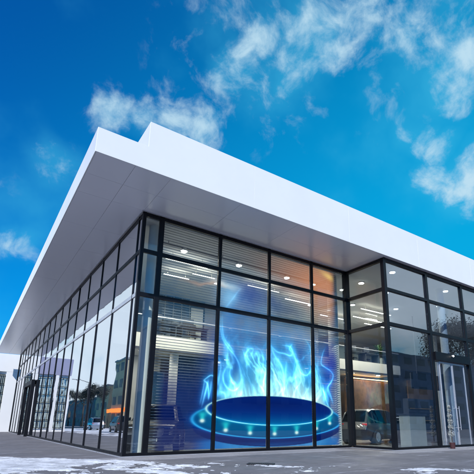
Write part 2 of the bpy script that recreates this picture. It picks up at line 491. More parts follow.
# panes
ZR = [(.13, T2 - .075), (T2 + .075, T1 - .07), (T1 + .07, H - .16)]
def pane(x0, x1, y0, y1, z0, z1, mat='glass'):
    cx, cy, cz = (x0 + x1) / 2, (y0 + y1) / 2, (z0 + z1) / 2
    o = MB().box(x0 - cx, x1 - cx, y0 - cy, y1 - cy, z0 + .003 - cz, z1 - .003 - cz).build('window_pane', mat, bd, loc=(cx, cy, cz))
    tilt = .0032 if mat == 'glass_side' else .0016
    o.rotation_euler = (random.gauss(0, tilt * .6) if y1 - y0 < .1 else 0, random.gauss(0, tilt * .6) if x1 - x0 < .1 else 0, random.gauss(0, tilt))
edges = [(.06, RX[0] - HW[0])] + [(RX[i] + HW[i], RX[i + 1] - HW[i + 1]) for i in range(3)] + [(RX[3] + HW[3], BX - .16)]
for a, b in edges:
    for z0, z1 in ZR: pane(a + .002, b - .002, -.012, 0, z0, z1)
LE = [.03] + LY + [39.92]
for a, b in zip(LE[:-1], LE[1:]):
    for z0, z1 in ZR: pane(-.012, 0, a + .037, b - .037, z0, z1, 'glass_side')
for z0, z1 in ZR: pane(BX - .006, BX + .006, -BD + .092, -.087, z0, z1)
FE = [BX] + BXS[:-1]
for i, (a, b) in enumerate(zip(FE[:-1], FE[1:])):
    for k, (z0, z1) in enumerate(ZR):
        if i == 1 and k == 0: z0 = 4.42
        pane(a + .092, b - .09, -BD - .006, -BD + .006, z0, z1, 'glass_dark')
# sliding entrance doors and their header between the second and third posts of the bay
dx0, dx1 = BX + BW + .09, BX + 2 * BW - .09
MB().box(dx0, dx1, -BD - .16, -BD + .3, 4.0, 4.40).build('door_header', 'black_frame', bd, bevel=.01)
for sx0, sx1 in ((dx0 + .42, (dx0 + dx1) / 2 - .01), ((dx0 + dx1) / 2 + .01, dx1 - .42)):
    d = MB().box(sx0, sx0 + .05, -BD - .03, -BD + .02, .03, 3.99).box(sx1 - .05, sx1, -BD - .03, -BD + .02, .03, 3.99)
    d.box(sx0 + .05, sx1 - .05, -BD - .03, -BD + .02, .03, .12).box(sx0 + .05, sx1 - .05, -BD - .03, -BD + .02, 3.9, 3.99)
    do = d.build('entrance_door', 'trim', bd, bevel=.004)
    hx = sx1 - .12 if sx0 < dx0 + .5 else sx0 + .12
    MB().tube((hx, -BD - .09, .8), (hx, -BD - .09, 1.9), .018).tube((hx, -BD - .09, .9), (hx, -BD - .011, .9), .012).tube((hx, -BD - .09, 1.8), (hx, -BD - .011, 1.8), .012).build('handle', 'trim', do, True)
    MB().box(sx0 + .05, sx1 - .05, -BD - .011, -BD + .001, .12, 3.9).build('door_glass', 'glass_dark', do)
for sx0, sx1 in ((dx0 + .01, dx0 + .40), (dx1 - .40, dx1 - .01)):
    MB().box(sx0, sx1, -BD + .03, -BD + .042, .13, 3.98).build('side_light', 'glass_dark', bd)
# door portal at the far part of the left facade
po = MB(); po.box(-.3, -.05, 23.7, 23.9, 0, 4.3).box(-.3, -.05, 28.3, 28.5, 0, 4.3).box(-.3, -.05, 23.9, 28.3, 3.95, 4.3)
po.build('side_portal', 'black_frame', bd, bevel=.01)

# interior: floor, ceiling, walls, mezzanine, columns
MB().box(.1, XE, .1, 40, -.04, .05).box(BX + .1, XE, -BD + .1, .1, -.04, .05).build('floor', 'int_floor', bd)
MB().box(.1, XE, .1, 40, 8.24, 8.3).box(BX + .1, XE, -BD + .1, .1, 8.24, 8.3).build('ceiling', 'int_ceiling', bd)
MB().box(.4, XE, 12, 12.15, .05, 8.24).build('back_wall', 'int_white', bd)
MB().box(XE - .15, XE, -BD, 11.99, .05, 8.24).build('end_wall', 'int_grey', bd)
MB().box(9, 9.15, 12.2, 39.9, .05, 8.24).box(.1, 9.15, 39.9, 40, .05, 8.24).build('inner_wall', 'int_grey', bd)
mz = MB().box(.9, 22, 6.0, 11.99, 4.62, 5.30).build('mezzanine', 'int_white', bd)
MB().box(.9, 22, 5.97, 6.02, 4.50, 4.615).build('edge_trim', 'int_dark', mz)
MB().box(.9, 22, 6.04, 6.055, 5.32, 6.2).build('glass_balustrade', 'glass', mz)
MB().box(.9, 22, 6.02, 6.075, 6.2, 6.25).build('handrail', 'trim', mz)
# dark glazed offices on the mezzanine
of = MB(); of.box(3.2, 5.75, 8.48, 8.5, 5.31, 8.2)
ofo = of.build('office_partition', 'blue_dark', bd)
fm = MB()
for i in range(6):
    fm.box(3.2 + i * .51 - .02, 3.2 + i * .51 + .02, 8.44, 8.478, 5.32, 8.2)
for z in (5.9, 6.5, 7.1, 7.7):
    fm.box(3.22, 5.73, 8.445, 8.476, z - .02, z + .02)
fm.build('partition_frame', 'int_grey', ofo)
MB().box(5.85, 6.65, 8.46, 8.5, 5.31, 7.75).build('office_door', 'int_white', bd)
MB().box(6.75, 16, 8.47, 8.5, 5.31, 8.2).build('office_wall', 'int_grey', bd)
# slatted timber wall under the mezzanine with a warm strip above it
sw = MB().box(18.2, 23.2, 8.1, 8.2, .05, 4.3).build('timber_wall', 'wood', bd)
sl = MB()
for i in range(50):
    sl.box(18.22 + i * .1, 18.28 + i * .1, 8.04, 8.098, .08, 4.28)
sl.build('slats', 'wood', sw)
MB().box(18.2, 23.2, 7.9, 8.0, 4.36, 4.40).build('cove_light', 'lamp_warm', bd)
MB().box(22.3, XE - .2, 7.0, 7.1, .05, 5.3).build('dark_wall', 'int_dark', bd)
MB().box(23.6, 27.5, 6.6, 6.7, 2.3, 4.4).box(23.6, 27.5, 6.6, 6.7, .05, 1.2).build('timber_panel', 'wood', bd)
MB().box(12.5, 18.1, 8.6, 8.7, .05, 4.6).build('dark_wall', 'int_dark', bd)
MB().box(2.5, 3.9, 7.0, 7.06, 1.2, 3.6).build('dark_screen', 'blue_dark', bd)
MB().box(4.5, 9, 7.4, 7.46, .05, 4.6).build('dark_panel', 'blue_dark', bd)
MB().box(1.2, 4.4, 9, 9.1, .05, 4.6).build('white_wall', 'int_white', bd)
def column(x, y, rad, z0=.05, z1=8.24):
    MB().lathe([(rad, z0), (rad, z1)], x, y, 32).build('column', 'int_white', bd, True)
for a in ((.62, .62, .2), (9.82, .62, .25), (15.95, -1.45, .2), (4.2, 6.6, .22, .05, 4.6), (25.5, 5.2, .22), (.7, 12.4, .22), (.7, 22.2, .22), (.7, 32, .22)):
    column(*a)

# ------------------------------------------------------------------ lamps in the showroom
names = ['first', 'second', 'third', 'fourth', 'fifth', 'sixth', 'seventh', 'eighth']
def lamp_light(e, loc, power, c=(1, .95, .88), sx=.2, sy=.2, up=False):
    l = bpy.data.lights.new('bulb', 'AREA'); l.energy = power; l.color = c; l.shape = 'RECTANGLE'; l.size = sx; l.size_y = sy
    o = bpy.data.objects.new('bulb', l); col.objects.link(o); o.parent = e; o.location = loc
    if up: o.rotation_euler = (math.pi, 0, 0)
tk = MB().box(.9, 9.6, 1.38, 1.46, 8.06, 8.10)
for x in (1.5, 4, 6.5, 9): tk.box(x - .01, x + .01, 1.41, 1.43, 8.10, 8.239)
tag(tk.build('lighting_track', 'int_dark'), 'long black lighting track under the ceiling along the top window row', 'lighting track')
def spot(x, y, z, label):
    e = empty('track_spotlight', (x, y, z), label, 'spotlight', 'spotlights on the ceiling track')
    MB().tube((0, .03, .02), (0, .03, .12), .14, .11).build('housing', 'int_white', e, True)
    MB().lathe([(.12, -.015), (.12, .018)], 0, .03).build('lens', 'lamp_down', e, True)
for x, l in ((2.2, 'bright spotlight on the ceiling track behind the pane nearest the corner column'),
             (4.86, 'bright spotlight on the ceiling track above the fainter left flames'),
             (7.6, 'bright spotlight on the ceiling track above the tallest middle flames'),
             (9.3, 'bright spotlight on the ceiling track beside the white column of the bay')):
    spot(x, 1.42, 7.935, l)
tubes = [(1.83, 3.85, 2.5, 'long tube light highest behind the pane nearest the corner'),
         (2.5, 3.8, 4.4, 'short tube light farthest left behind the pane nearest the corner'),
         (3.6, 4.8, 3.6, 'short tube light seen beside the second black mullion'),
         (6.6, 8.6, 3.4, 'tube light behind the blue flame panes under the warm top panes'),
         (9.6, 11.7, 4.15, 'tube light right of the white column near the projecting bay'),
         (13.6, 16.1, 5.6, 'tube light farthest left seen through the side glass of the bay'),
         (15.6, 19.6, 4.6, 'longest tube light seen through the side glass of the bay'),
         (17.7, 20.6, 5.5, 'tube light lowest at the back seen through the side glass of the bay'),
         (14.6, 17.4, 3.0, 'tube light behind the upper front glass of the bay')]
for x0, x1, y, l in tubes:
    e = empty('tube_light', ((x0 + x1) / 2, y, 7.9), l, 'ceiling light', 'tube lights under the showroom ceiling')
    h = (x1 - x0) / 2
    MB().box(-h, h, -.04, .04, .025, .07).box(-h * .7 - .01, -h * .7 + .01, -.01, .01, .07, .339).box(h * .7 - .01, h * .7 + .01, -.01, .01, .07, .339).build('housing', 'int_white', e)
    MB().box(-h + .01, h - .01, -.035, .035, 0, .024).build('diffuser', 'lamp_tube', e)
    lamp_light(e, (0, 0, -.004), 120, (1, .93, .80), 2 * h - .02, .07); lamp_light(e, (0, 0, .075), 3.0, (1, .9, .75), 2 * h - .02, .08, True)
dl = [(11.65, -1.7, 'round downlight in the top corner of the bay ceiling'), (16.4, -1.55, 'round downlight above the entrance doors'),
      (11.65, .3, 'round downlight behind the narrow side glass of the bay'), (14.0, .6, 'round downlight behind the second pane row at the bay corner'),
      (14.3, 3.4, 'round downlight deep in the bay left of the entrance'), (18.8, .4, 'round downlight right of the entrance doors deep inside'),
      (17.2, 2.4, 'round downlight behind the white column at the entrance'), (20.6, -1.5, 'round downlight farthest right in the bay ceiling'),
      (12.2, 5.0, 'round downlight near the mezzanine behind the bay corner'), (5.6, 4.9, 'round downlight beside the mezzanine behind the flames')]
for x, y, l in dl:
    e = empty('ceiling_downlight', (x, y, 8.17), l, 'ceiling light', 'downlights in the showroom ceiling')
    MB().lathe([(.15, .02), (.15, .069)]).build('housing', 'trim', e, True)
    MB().lathe([(.13, 0), (.13, .019)]).build('lens', 'lamp_down', e, True)
for i, (x, l) in enumerate(((2.6, 'round lamp under the mezzanine nearest the corner'), (7.5, 'round lamp under the mezzanine behind the burner picture'),
                            (13.5, 'round lamp under the mezzanine above the dark suv'), (20.5, 'round lamp under the mezzanine before the timber wall'), (25.5, 'round lamp under the mezzanine above the cream counter'))):
    e = empty('ceiling_downlight', (x, 6.9, 4.55), l, 'ceiling light', 'downlights under the mezzanine')
    MB().lathe([(.18, .02), (.18, .069)]).build('housing', 'trim', e, True)
    MB().lathe([(.15, 0), (.15, .019)]).build('lens', 'lamp', e, True)
    lamp_light(e, (0, 0, -.004), 55)
dp = empty('door_lamp', (14.85, -BD - .22, 4.28), 'small bright round lamp on the black header above the entrance doors', 'lamp')
MB().tube((0, .06, .02), (0, 0, .02), .05, .05).build('housing', 'int_white', dp, True)
MB().tube((0, 0, .02), (0, -.02, .02), .042, .03).build('lens', 'lamp_down', dp, True)

# ------------------------------------------------------------------ transparent LED display hung behind four panes
TENDRILS = [
([(3.31,5.01),(3.31,4.63),(3.42,4.2),(3.69,3.86),(4,3.56),(4.19,3.24),(4.29,2.84),(4.27,2.44)],0.064,0.9),
([(4.72,3.21),(4.48,3.45),(4.47,3.68),(4.64,3.92),(4.83,3.91),(4.71,3.66)],0.07,0.6),
([(3.63,3.12),(3.5,2.82),(3.55,2.51),(3.74,2.31),(3.99,2.25),(4.2,2.4),(4.3,2.66)],0.077,0.9),
([(3.84,3.14),(3.78,2.92),(3.86,2.63),(3.99,2.43)],0.051,0.6),
([(2.7,2.56),(2.96,2.75),(3.12,2.73)],0.051,0.9),
([(2.7,2.56),(2.86,2.43),(2.92,2.09),(2.93,1.86)],0.058,0.9),
([(3.29,3.45),(3.38,3.17),(3.32,2.67),(3.29,2.39)],0.083,0.45),
([(5.49,3.27),(5.4,2.81),(5.35,2.43),(5.4,2.2)],0.102,0.7),
([(3.42,2.18),(3.59,2.12),(3.64,1.92)],0.064,0.8),
([(4.92,4.07),(5.24,3.87),(5.34,3.42),(5.25,3.03)],0.08,0.35),
([(5.73,4.16),(5.88,3.82),(6.23,3.41),(6.37,3.03),(6.42,2.56),(6.37,2.25)],0.096,0.8),
([(5.73,4.16),(6.03,3.95),(6.43,3.91),(6.73,3.86),(6.86,4),(6.74,4.23),(6.33,4.27)],0.064,0.8),
([(6.74,4.23),(6.94,3.88),(7.1,3.49),(6.99,3.07),(7.08,2.6)],0.083,0.8),
([(6.84,4.37),(6.69,4.15),(6.84,4)],0.051,0.7),
([(7.15,3.57),(7.3,3.18),(7.62,3.08),(7.85,3.3),(7.91,3.56)],0.07,0.7),
([(8.8,4.46),(8.61,4.13),(8.5,3.69),(8.7,3.54),(9.05,3.39),(9.22,3.19),(9.09,2.88),(8.84,2.61),(8.95,2.28),(9.11,2.09)],0.064,0.85),
([(8.5,2.59),(8.66,2.35),(8.71,2.07)],0.07,0.8),
([(8.25,3.58),(8.23,3.08),(8.27,2.5)],0.096,0.4),
([(6.53,3.6),(6.47,3.12),(6.52,2.72)],0.077,0.5),
([(7.55,4.71),(7.87,4.32),(7.94,3.81)],0.07,0.35),
([(5.28,2.35),(5.41,2.88),(5.36,3.11)],0.077,0.5),
([(3.41,5.26),(3.57,5.52),(3.82,5.87),(4.07,6.24),(4.21,6.37)],0.083,0.8),
([(3.37,5.1),(3.39,4.65),(3.49,4.21),(3.8,3.88),(3.93,3.67)],0.064,0.8),
([(4.21,6.37),(3.89,6.41),(3.45,6.4),(3.19,6.42)],0.083,0.55),
([(2.89,2.58),(2.83,2.3),(2.75,1.96),(2.67,1.62)],0.077,0.9),
([(3.01,2.59),(2.99,2.24),(2.92,1.9)],0.064,0.6),
([(2.74,2.57),(2.68,2.16),(2.59,1.69)],0.058,0.5),
([(8.56,2.77),(8.61,2.44),(8.76,2.03),(8.92,1.71)],0.064,0.8),
([(9.15,2.98),(8.9,2.63),(9.06,2.21),(9.16,1.88)],0.051,0.8),
]
def display_rgba(X, Z):
    """picture shown on the display: a lit gas ring with blue flames (sRGB 0..1 and cover)"""
    sh = X.shape
    n1 = fbm(X * .9 + 2, Z * .7 + 1, 31, 5); n2 = fbm(X * 2.2, Z * 1.4, 37, 5)
    wx = X + (fbm(X * 1.3, Z * 1.3, 41, 4) - .5) * .5; wz = Z + (fbm(X * 1.3 + 9, Z * 1.3, 43, 4) - .5) * .5
    C = np.zeros(sh + (3,)); A = np.zeros(sh)
    def over(c, a):
        nonlocal C, A
        a = np.clip(a, 0, 1); na = a + A * (1 - a)
        C = (np.array(c) * a[..., None] + C * (A * (1 - a))[..., None]) / np.maximum(na, 1e-6)[..., None]; A = na
    def add(c, s):
        nonlocal C, A
        pre = C * A[..., None] + np.array(c) * s[..., None]
        A = np.clip(np.maximum(A, A + s * .8 * (1 - A)), 0, 1)
        C = np.clip(pre / np.maximum(A, 1e-6)[..., None], 0, 1.25)
    sm = lambda v, a, b: (lambda t: t * t * (3 - 2 * t))(np.clip((v - a) / (b - a), 0, 1))
    gs = lambda cx, cz, sx, sz, X_=wx, Z_=wz: np.exp(-((X_ - cx) / sx) ** 2 - ((Z_ - cz) / sz) ** 2)
    # deep blue field, stronger to the left of the burner and at the bottom
    over((.06, .26, .60), .5 * sm(wx, 2.0, 3.2) * (1 - sm(wx, 9.2, 9.8)) * (1 - sm(wz, 4.0, 5.6)))
    over((.03, .13, .44), .68 * sm(X, .8, 1.3) * (1 - sm(X, 3.0, 4.2)) * (1 - sm(wz, 1.9, 3.3)))
    # upper swirl: dark blue smoke with a warm white streak entering from the left
    over((.26, .46, .80), .55 * gs(4.4, 5.95, 1.0, .7)); over((.12, .22, .56), .7 * gs(4.75, 6.25, .62, .42)); over((.16, .26, .50), .7 * gs(5.8, 6.1, .75, .36)); over((.24, .26, .42), .5 * gs(6.7, 5.85, .8, .28))
    over((.96, .90, .88), .8 * gs(3.45, 6.33, .62, .16, X, wz)); over((.80, .62, .52), .55 * gs(2.6, 6.25, .8, .07, X, wz)); over((.55, .78, .95), .6 * gs(3.6, 5.9, .35, .3))
    # warm light painted into the picture at the top right instead of lit lamps
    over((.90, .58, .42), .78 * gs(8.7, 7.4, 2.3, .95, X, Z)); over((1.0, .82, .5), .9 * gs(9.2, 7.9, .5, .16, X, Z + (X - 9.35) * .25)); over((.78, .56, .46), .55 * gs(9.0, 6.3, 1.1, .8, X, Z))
    # body of the flames
    haze_top = 5.6 + .7 * np.exp(-((X - 5.0) / 2.4) ** 2) + (n1 - .5) * 2.2
    mist = sm(wx, 2.9, 4.3) * (1 - sm(wx, 7.9, 9.3)) * (1 - sm(wz, 2.4, haze_top)) * (.45 + .55 * sm(n2, .3, .65))
    over((.34, .66, .92), .74 * mist); over((.30, .58, .90), .5 * gs(3.7, 4.6, .45, 1.5)); over((.62, .82, .96), .45 * gs(3.62, 5.9, .34, .45))
    top = 3.9 + 1.1 * np.exp(-((X - 5.2) / 2.6) ** 2) + (n1 - .5) * 2.4
    body = sm(wx, 2.9, 3.9) * (1 - sm(wx, 8.0, 9.3)) * (1 - sm(wz, top * .55, top + .9))
    over((.16, .54, .88), .78 * body); over((.30, .72, .96), .62 * gs(6.6, 3.1, 1.0, 1.25)); over((.22, .66, .95), .55 * gs(7.5, 3.3, .6, 1.0)); over((.28, .66, .94), .5 * gs(4.9, 2.9, .9, .9))
    over((.58, .90, .99), .85 * body * sm(n2, .35, .7) * (1 - sm(wz, 2.4, 4.6)))
    over((.06, .22, .62), .85 * gs(4.05, 3.2, .2, .55)); over((.25, .62, .88), .5 * gs(4.6, 2.9, .7, .7));  over((.05, .17, .66), .75 * gs(9.0, 3.7, .42, .8)); over((.10, .30, .80), .6 * gs(8.75, 2.6, .4, .6))
    over((.08, .33, .62), .6 * gs(6.2, 4.0, .32, .2)); over((.05, .2, .55), .5 * gs(7.3, 3.9, .3, .5))
    # bright band where the flames leave the ring
    rim_z = 1.55 + .55 * np.sqrt(np.clip(1 - ((X - 5.97) / 3.15) ** 2, 0, 1))
    b = sm(X, 3.1, 4.2) * (1 - sm(X, 8.2, 9.1)) * np.exp(-np.clip(Z - rim_z, 0, 9) / (.35 + .75 * n2))
    over((.55, .90, .98), .9 * b); over((.93, 1.0, 1.0), .95 * np.clip(b * 1.3 - .45, 0, 1) * (.4 + .6 * sm(X, 5.0, 6.6)))
    for a in range(26):
        rr = np.random.default_rng(500 + a); x0 = rr.uniform(3.3, 8.8); hh = rr.uniform(.3, 1.2); ph = rr.uniform(0, 6)
        xc = x0 + .12 * np.sin(Z * 3 + ph) + (Z - 2) * rr.uniform(-.12, .12)
        add((.35, .65, .75), .30 * np.exp(-((X - xc) / rr.uniform(.03, .09)) ** 2) * sm(Z, 1.9, 2.1) * (1 - sm(Z, 2.1, 2.1 + hh)))
    # fine filaments carried up by the heat
    for k, (fx, fz, thr, gain) in enumerate(((1.7, .55, .84, .42), (2.6, .85, .86, .26), (1.2, .45, .86, .45))):
        n = fbm((wx + .35 * np.sin(Z * 1.7 + k)) * fx + 7 * k, Z * fz - k, 61 + k, 3)
        rd = 1 - np.abs(2 * n - 1)
        add((.45, .80, .88), gain * sm(rd, thr, 1.0) * body * (1 - sm(Z, 3.2, 5.4)) * (.35 + .65 * sm(n2, .4, .65)))
    # tendrils
    for ti, (pts, w, st) in enumerate(TENDRILS):
        if ti == 21: st = .22
        if ti == 23: st = .12
        if ti in (0, 22): st *= .6
        P = np.array(pts); t = np.arange(len(P)); tt = np.linspace(0, len(P) - 1, len(P) * 7)
        Q = []
        for q in tt:                               # Catmull-Rom through the points
            i = min(int(q), len(P) - 2); f = q - i
            p0, p1, p2, p3 = P[max(i - 1, 0)], P[i], P[i + 1], P[min(i + 2, len(P) - 1)]
            Q.append(.5 * (2 * p1 + (p2 - p0) * f + (2 * p0 - 5 * p1 + 4 * p2 - p3) * f * f + (3 * p1 - p0 - 3 * p2 + p3) * f ** 3))
        Q = np.array(Q); lo = Q.min(0) - .5; hi = Q.max(0) + .5
        mk = (X > lo[0]) & (X < hi[0]) & (Z > lo[1]) & (Z < hi[1])
        if not mk.any(): continue
        x, z = X[mk], Z[mk]; d = np.full(x.shape, 9.0); u = np.zeros(x.shape)
        for k in range(len(Q) - 1):
            a, c = Q[k], Q[k + 1] - Q[k]
            s = np.clip(((x - a[0]) * c[0] + (z - a[1]) * c[1]) / (c @ c + 1e-9), 0, 1)
            dd = np.hypot(x - a[0] - s * c[0], z - a[1] - s * c[1]); nw = dd < d
            d = np.where(nw, dd, d); u = np.where(nw, (k + s) / (len(Q) - 1), u)
        e = np.sin(np.clip(u, 0.03, .97) * math.pi) ** .5
        full = np.zeros(sh); full[mk] = st * e * np.exp(-(d / (w * .62)) ** 2) * (.6 + .4 * np.exp(-(d / (w * .2)) ** 2))
        halo = np.zeros(sh); halo[mk] = st * e * np.exp(-(d / (w * 2.6)) ** 2)
        add((.14, .36, .44), halo * .62); add((.55, .82, .86), full * (.30 + .75 * fbm(X * 2.4, Z * 2.4, 77, 3)))
    # the gas ring: side, ledge with jets, dark cap
    def ell(cx, cz, a, up_, dn):
        dz = Z - cz
        return np.sqrt(((X - cx) / a) ** 2 + (dz / np.where(dz > 0, up_, dn)) ** 2)
    over((.12, .46, .78), .85 * sm(X, 2.2, 3.0) * (1 - sm(X, 9.2, 9.6)) * (1 - sm(Z, .35, .6)))
    side = ell(5.97, .92, 3.62, .5, .74)
    over((.02, .13, .42), (1 - sm(side, .99, 1.01)) * (Z < 1.25))
    over((.03, .42, .72), (1 - sm(side, .90, 1.0)) * sm(-Z, -.42, -.1) * .75)
    out_ = ell(5.97, 1.19, 3.66, .72, .70)
    ins = 1 - sm(out_, .99, 1.005)
    over((.02, .38, .60), ins * .96)
    over((.02, .20, .40), ins * .7 * sm(out_, .86, .97))
    hl = np.exp(-((out_ - 1.0) / .022) ** 2) * (.55 + .45 * sm(-Z, -1.6, -.7))
    over((.22, .66, .90), hl * .95); add((.04, .25, .35), np.exp(-((out_ - 1.0) / .07) ** 2) * .5)
    cap = ell(5.97, 1.56, 3.12, .56, .58)
    ci = 1 - sm(cap, .99, 1.005)
    over((.018, .16, .50), ci)
    over((.02, .50, .74), ci * .95 * np.clip((1.62 - Z) / .65, 0, 1) ** 1.6)
    over((.02, .09, .36), ci * .5 * gs(5.9, 1.82, 2.2, .22, X, Z))
    rl = np.exp(-((cap - 1.0) / .026) ** 2); fr_ = sm(-Z, -1.75, -1.0)
    over((.52, .93, 1.0), rl * (.7 + .3 * fr_)); over((.9, 1, 1), np.exp(-((cap - 1.0) / .012) ** 2) * .7); add((.08, .4, .45), np.exp(-((cap - 1.0) / .08) ** 2) * .45 * fr_)
    for jx, jz in ((2.71, 1.13), (3.68, .80), (4.75, .69), (5.91, .65), (7.04, .69), (8.13, .85), (8.92, 1.07)):
        v = np.clip((Z - jz) / .36, 0, 1); wd = .05 + .17 * v
        cone = np.exp(-((X - jx) / wd) ** 2) * sm(Z, jz - .02, jz + .03) * (1 - sm(Z, jz + .2, jz + .40))
        over((.16, .85, .90), cone * .9)
        over((.90, 1.0, 1.0), np.exp(-((X - jx) / .095) ** 2 - ((Z - jz) / .065) ** 2) * 1.3)
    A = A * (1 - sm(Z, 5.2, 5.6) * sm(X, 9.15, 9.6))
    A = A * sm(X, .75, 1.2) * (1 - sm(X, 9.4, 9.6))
    return C, A
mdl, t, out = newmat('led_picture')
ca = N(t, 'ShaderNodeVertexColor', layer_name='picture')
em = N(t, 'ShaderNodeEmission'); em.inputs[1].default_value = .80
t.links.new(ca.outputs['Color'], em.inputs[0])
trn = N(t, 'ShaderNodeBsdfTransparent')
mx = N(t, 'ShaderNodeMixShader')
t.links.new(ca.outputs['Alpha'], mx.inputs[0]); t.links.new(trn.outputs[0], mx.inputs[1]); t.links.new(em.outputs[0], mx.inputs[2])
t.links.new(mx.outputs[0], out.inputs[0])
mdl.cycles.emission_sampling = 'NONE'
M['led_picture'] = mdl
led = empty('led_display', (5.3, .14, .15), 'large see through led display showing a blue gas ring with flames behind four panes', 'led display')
seg = [RX[0] + HW[0] + .01] + RX[1:] + [9.62]
for i in range(4):
    a, b = seg[i] + (.02 if i else 0), seg[i + 1] - .02
    nu = int((b - a) / .02); nv = 466
    xs_ = np.linspace(a, b, nu + 1); zs_ = np.linspace(.16, 8.2, nv + 1)
    Xg, Zg = np.meshgrid(xs_, zs_, indexing='ij')
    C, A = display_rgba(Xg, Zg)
    lin = np.where(C <= .04045, C / 12.92, ((np.clip(C, 0, 2) + .055) / 1.055) ** 2.4)
    idx = np.arange((nu + 1) * (nv + 1)).reshape(nu + 1, nv + 1)
    q = np.stack([idx[:-1, :-1], idx[1:, :-1], idx[1:, 1:], idx[:-1, 1:]], -1).reshape(-1, 4)
    me = bpy.data.meshes.new('led_screen')
    vs = np.stack([Xg - 5.3, np.full_like(Xg, -.02), Zg - .15], -1).reshape(-1, 3)
    me.from_pydata(vs.tolist(), [], q.tolist())
    at = me.color_attributes.new('picture', 'FLOAT_COLOR', 'POINT')
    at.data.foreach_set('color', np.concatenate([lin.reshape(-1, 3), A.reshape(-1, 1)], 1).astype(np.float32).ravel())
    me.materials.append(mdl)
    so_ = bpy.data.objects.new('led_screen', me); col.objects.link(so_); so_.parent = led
    st = MB(); z = .2
    while z < 8.2:
        st.box(a - 5.3, b - 5.3, -.008, .008, z - .15, z - .15 + .02); z += .1
    st.build('led_strips', 'strip', so_)

# ================================================================== CARS
def car(name, loc, rz, paint, label, group, L=4.5, W=.92, suv=True):
    e = empty(name, loc, label, 'car', group, rz)
    Ht = 1.78 if suv else 1.45
    belt = 1.05 if suv else .92
    if suv:
        prof = [(-.5, .75), (-.49, 1.02), (-.46, 1.2), (-.40, 1.62), (-.34, Ht - .03), (-.1, Ht), (.08, Ht - .05), (.14, Ht - .14), (.27, 1.12), (.33, 1.06), (.45, .96), (.49, .82), (.5, .6)]
    else:
        prof = [(-.5, .7), (-.49, .9), (-.46, .98), (-.38, 1.02), (-.26, 1.36), (-.16, Ht - .02), (0, Ht), (.08, Ht - .06), (.24, .98), (.30, .93), (.44, .80), (.49, .68), (.5, .52)]
    px = [p[0] * L for p in prof]; pz = [p[1] for p in prof]
    S = np.linspace(-.5, .5, 41) * L
    body = MB(); rings = []
    for s in S:
        top = float(np.interp(s, px, pz)); w = W * (1 - .14 * abs(2 * s / L) ** 5)
        zb = .24; bl = min(belt, top - .02)
        k = max(0.0, top - belt) / (Ht - belt)
        half = [(0, zb), (.84 * w, zb), (.97 * w, zb + .14), (w, .5 * (zb + bl) + .08), (.965 * w, bl - .03), (.94 * w, bl),
                ((.94 - .20 * k) * w, max(bl + .005, top - .07)), ((.80 - .20 * k) * w, top - .008), (0, top)]
        rings.append([(s, y, z) for y, z in half] + [(s, -y, z) for y, z in reversed(half[1:-1])])
    n = len(rings[0])
    for rg in rings: body.v += rg
    for i in range(len(S) - 1):
        for j in range(n):
            j2 = (j + 1) % n
            body.f.append((i * n + j, i * n + j2, (i + 1) * n + j2, (i + 1) * n + j))
    body.f.append(tuple(range(n))); body.f.append(tuple((len(S) - 1) * n + j for j in reversed(range(n))))
    body.build('body', paint, e, True)
    def glassband(js, cond, name, push):
        m = MB()
        for i in range(len(S) - 1):
            if cond(i):
                for j in js:
                    q = [rings[i][j], rings[i][j + 1], rings[i + 1][j + 1], rings[i + 1][j]]
                    c = [((p[0] + push[0]), p[1] + push[1], p[2] + push[2]) for p in q]
                    m.quad(*c)
        if m.f: m.build(name, 'car_glass', e, True)
    tp = [float(np.interp(s, px, pz)) for s in S]
    cab = [i for i in range(len(S) - 1) if tp[i] > belt + .25 and tp[i + 1] > belt + .25]
    glassband([5], lambda i: i in cab and i % 13 != 6, 'side_window', (0, .008, 0))
    glassband([n - 6], lambda i: i in cab and i % 13 != 6, 'side_window', (0, -.008, 0))
    fr_ = [i for i in range(20, len(S) - 1) if belt + .06 < .5 * (tp[i] + tp[i + 1]) < Ht - .1]
    re_ = [i for i in range(0, 20) if belt + .06 < .5 * (tp[i] + tp[i + 1]) < Ht - .1]
    glassband([7, 8], lambda i: i in fr_, 'windscreen', (.008, 0, .008))
    glassband([7, 8], lambda i: i in re_, 'rear_window', (-.008, 0, .008))
    rad = .37 if suv else .33
    for sx in (.31 * L, -.30 * L):
        for sy in (1, -1):
            y = sy * (W - .09)
            t_ = MB().tube((sx, y - .11, rad), (sx, y + .11, rad), rad, rad, 28).build('wheel', 'rubber', e, True)
            rm = MB().tube((sx, y + sy * .105, rad), (sx, y + sy * .118, rad), rad * .64, rad * .6, 20)
            rm.build('rim', 'alloy', t_, True)
    for sy in (1, -1):
        b = MB(); x = .475 * L; zc = .80 if suv else .66
        b.box(x - .16, x + .02, sy * .62 - .17, sy * .62 + .17, zc - .07, zc + .06); b.build('headlight', 'lens', e, bevel=.03)
        b = MB(); x = -.478 * L; zc = .95 if suv else .84
        b.box(x - .03, x + .12, sy * .66 - .14, sy * .66 + .14, zc - .08, zc + .08); b.build('tail_light', 'red_lens', e, bevel=.03)
        b = MB(); x = .20 * L
        b.box(x - .07, x + .05, sy * (W + .09) - .09, sy * (W + .09) + .09, belt + .02, belt + .16); b.build('mirror', paint, e, bevel=.03)
    b = MB().box(.492 * L, .503 * L, -.42, .42, .5, .72); b.build('grille', 'int_dark', e, bevel=.01)
    b = MB().box(.495 * L, .508 * L, -.26, .26, .36, .46); b.build('number_plate', 'int_white', e)
    return e
GI = 'cars shown inside the showroom'
car('display_car', (2.35, 3.3, .05), math.radians(-118), 'car_black', 'dark suv standing inside behind the pane left of the burner picture', GI, 4.6, .96)
car('display_car', (13.9, 1.9, .05), math.radians(12), 'car_black', 'dark suv inside the bay behind the narrow side glass', GI, 4.5, .93)
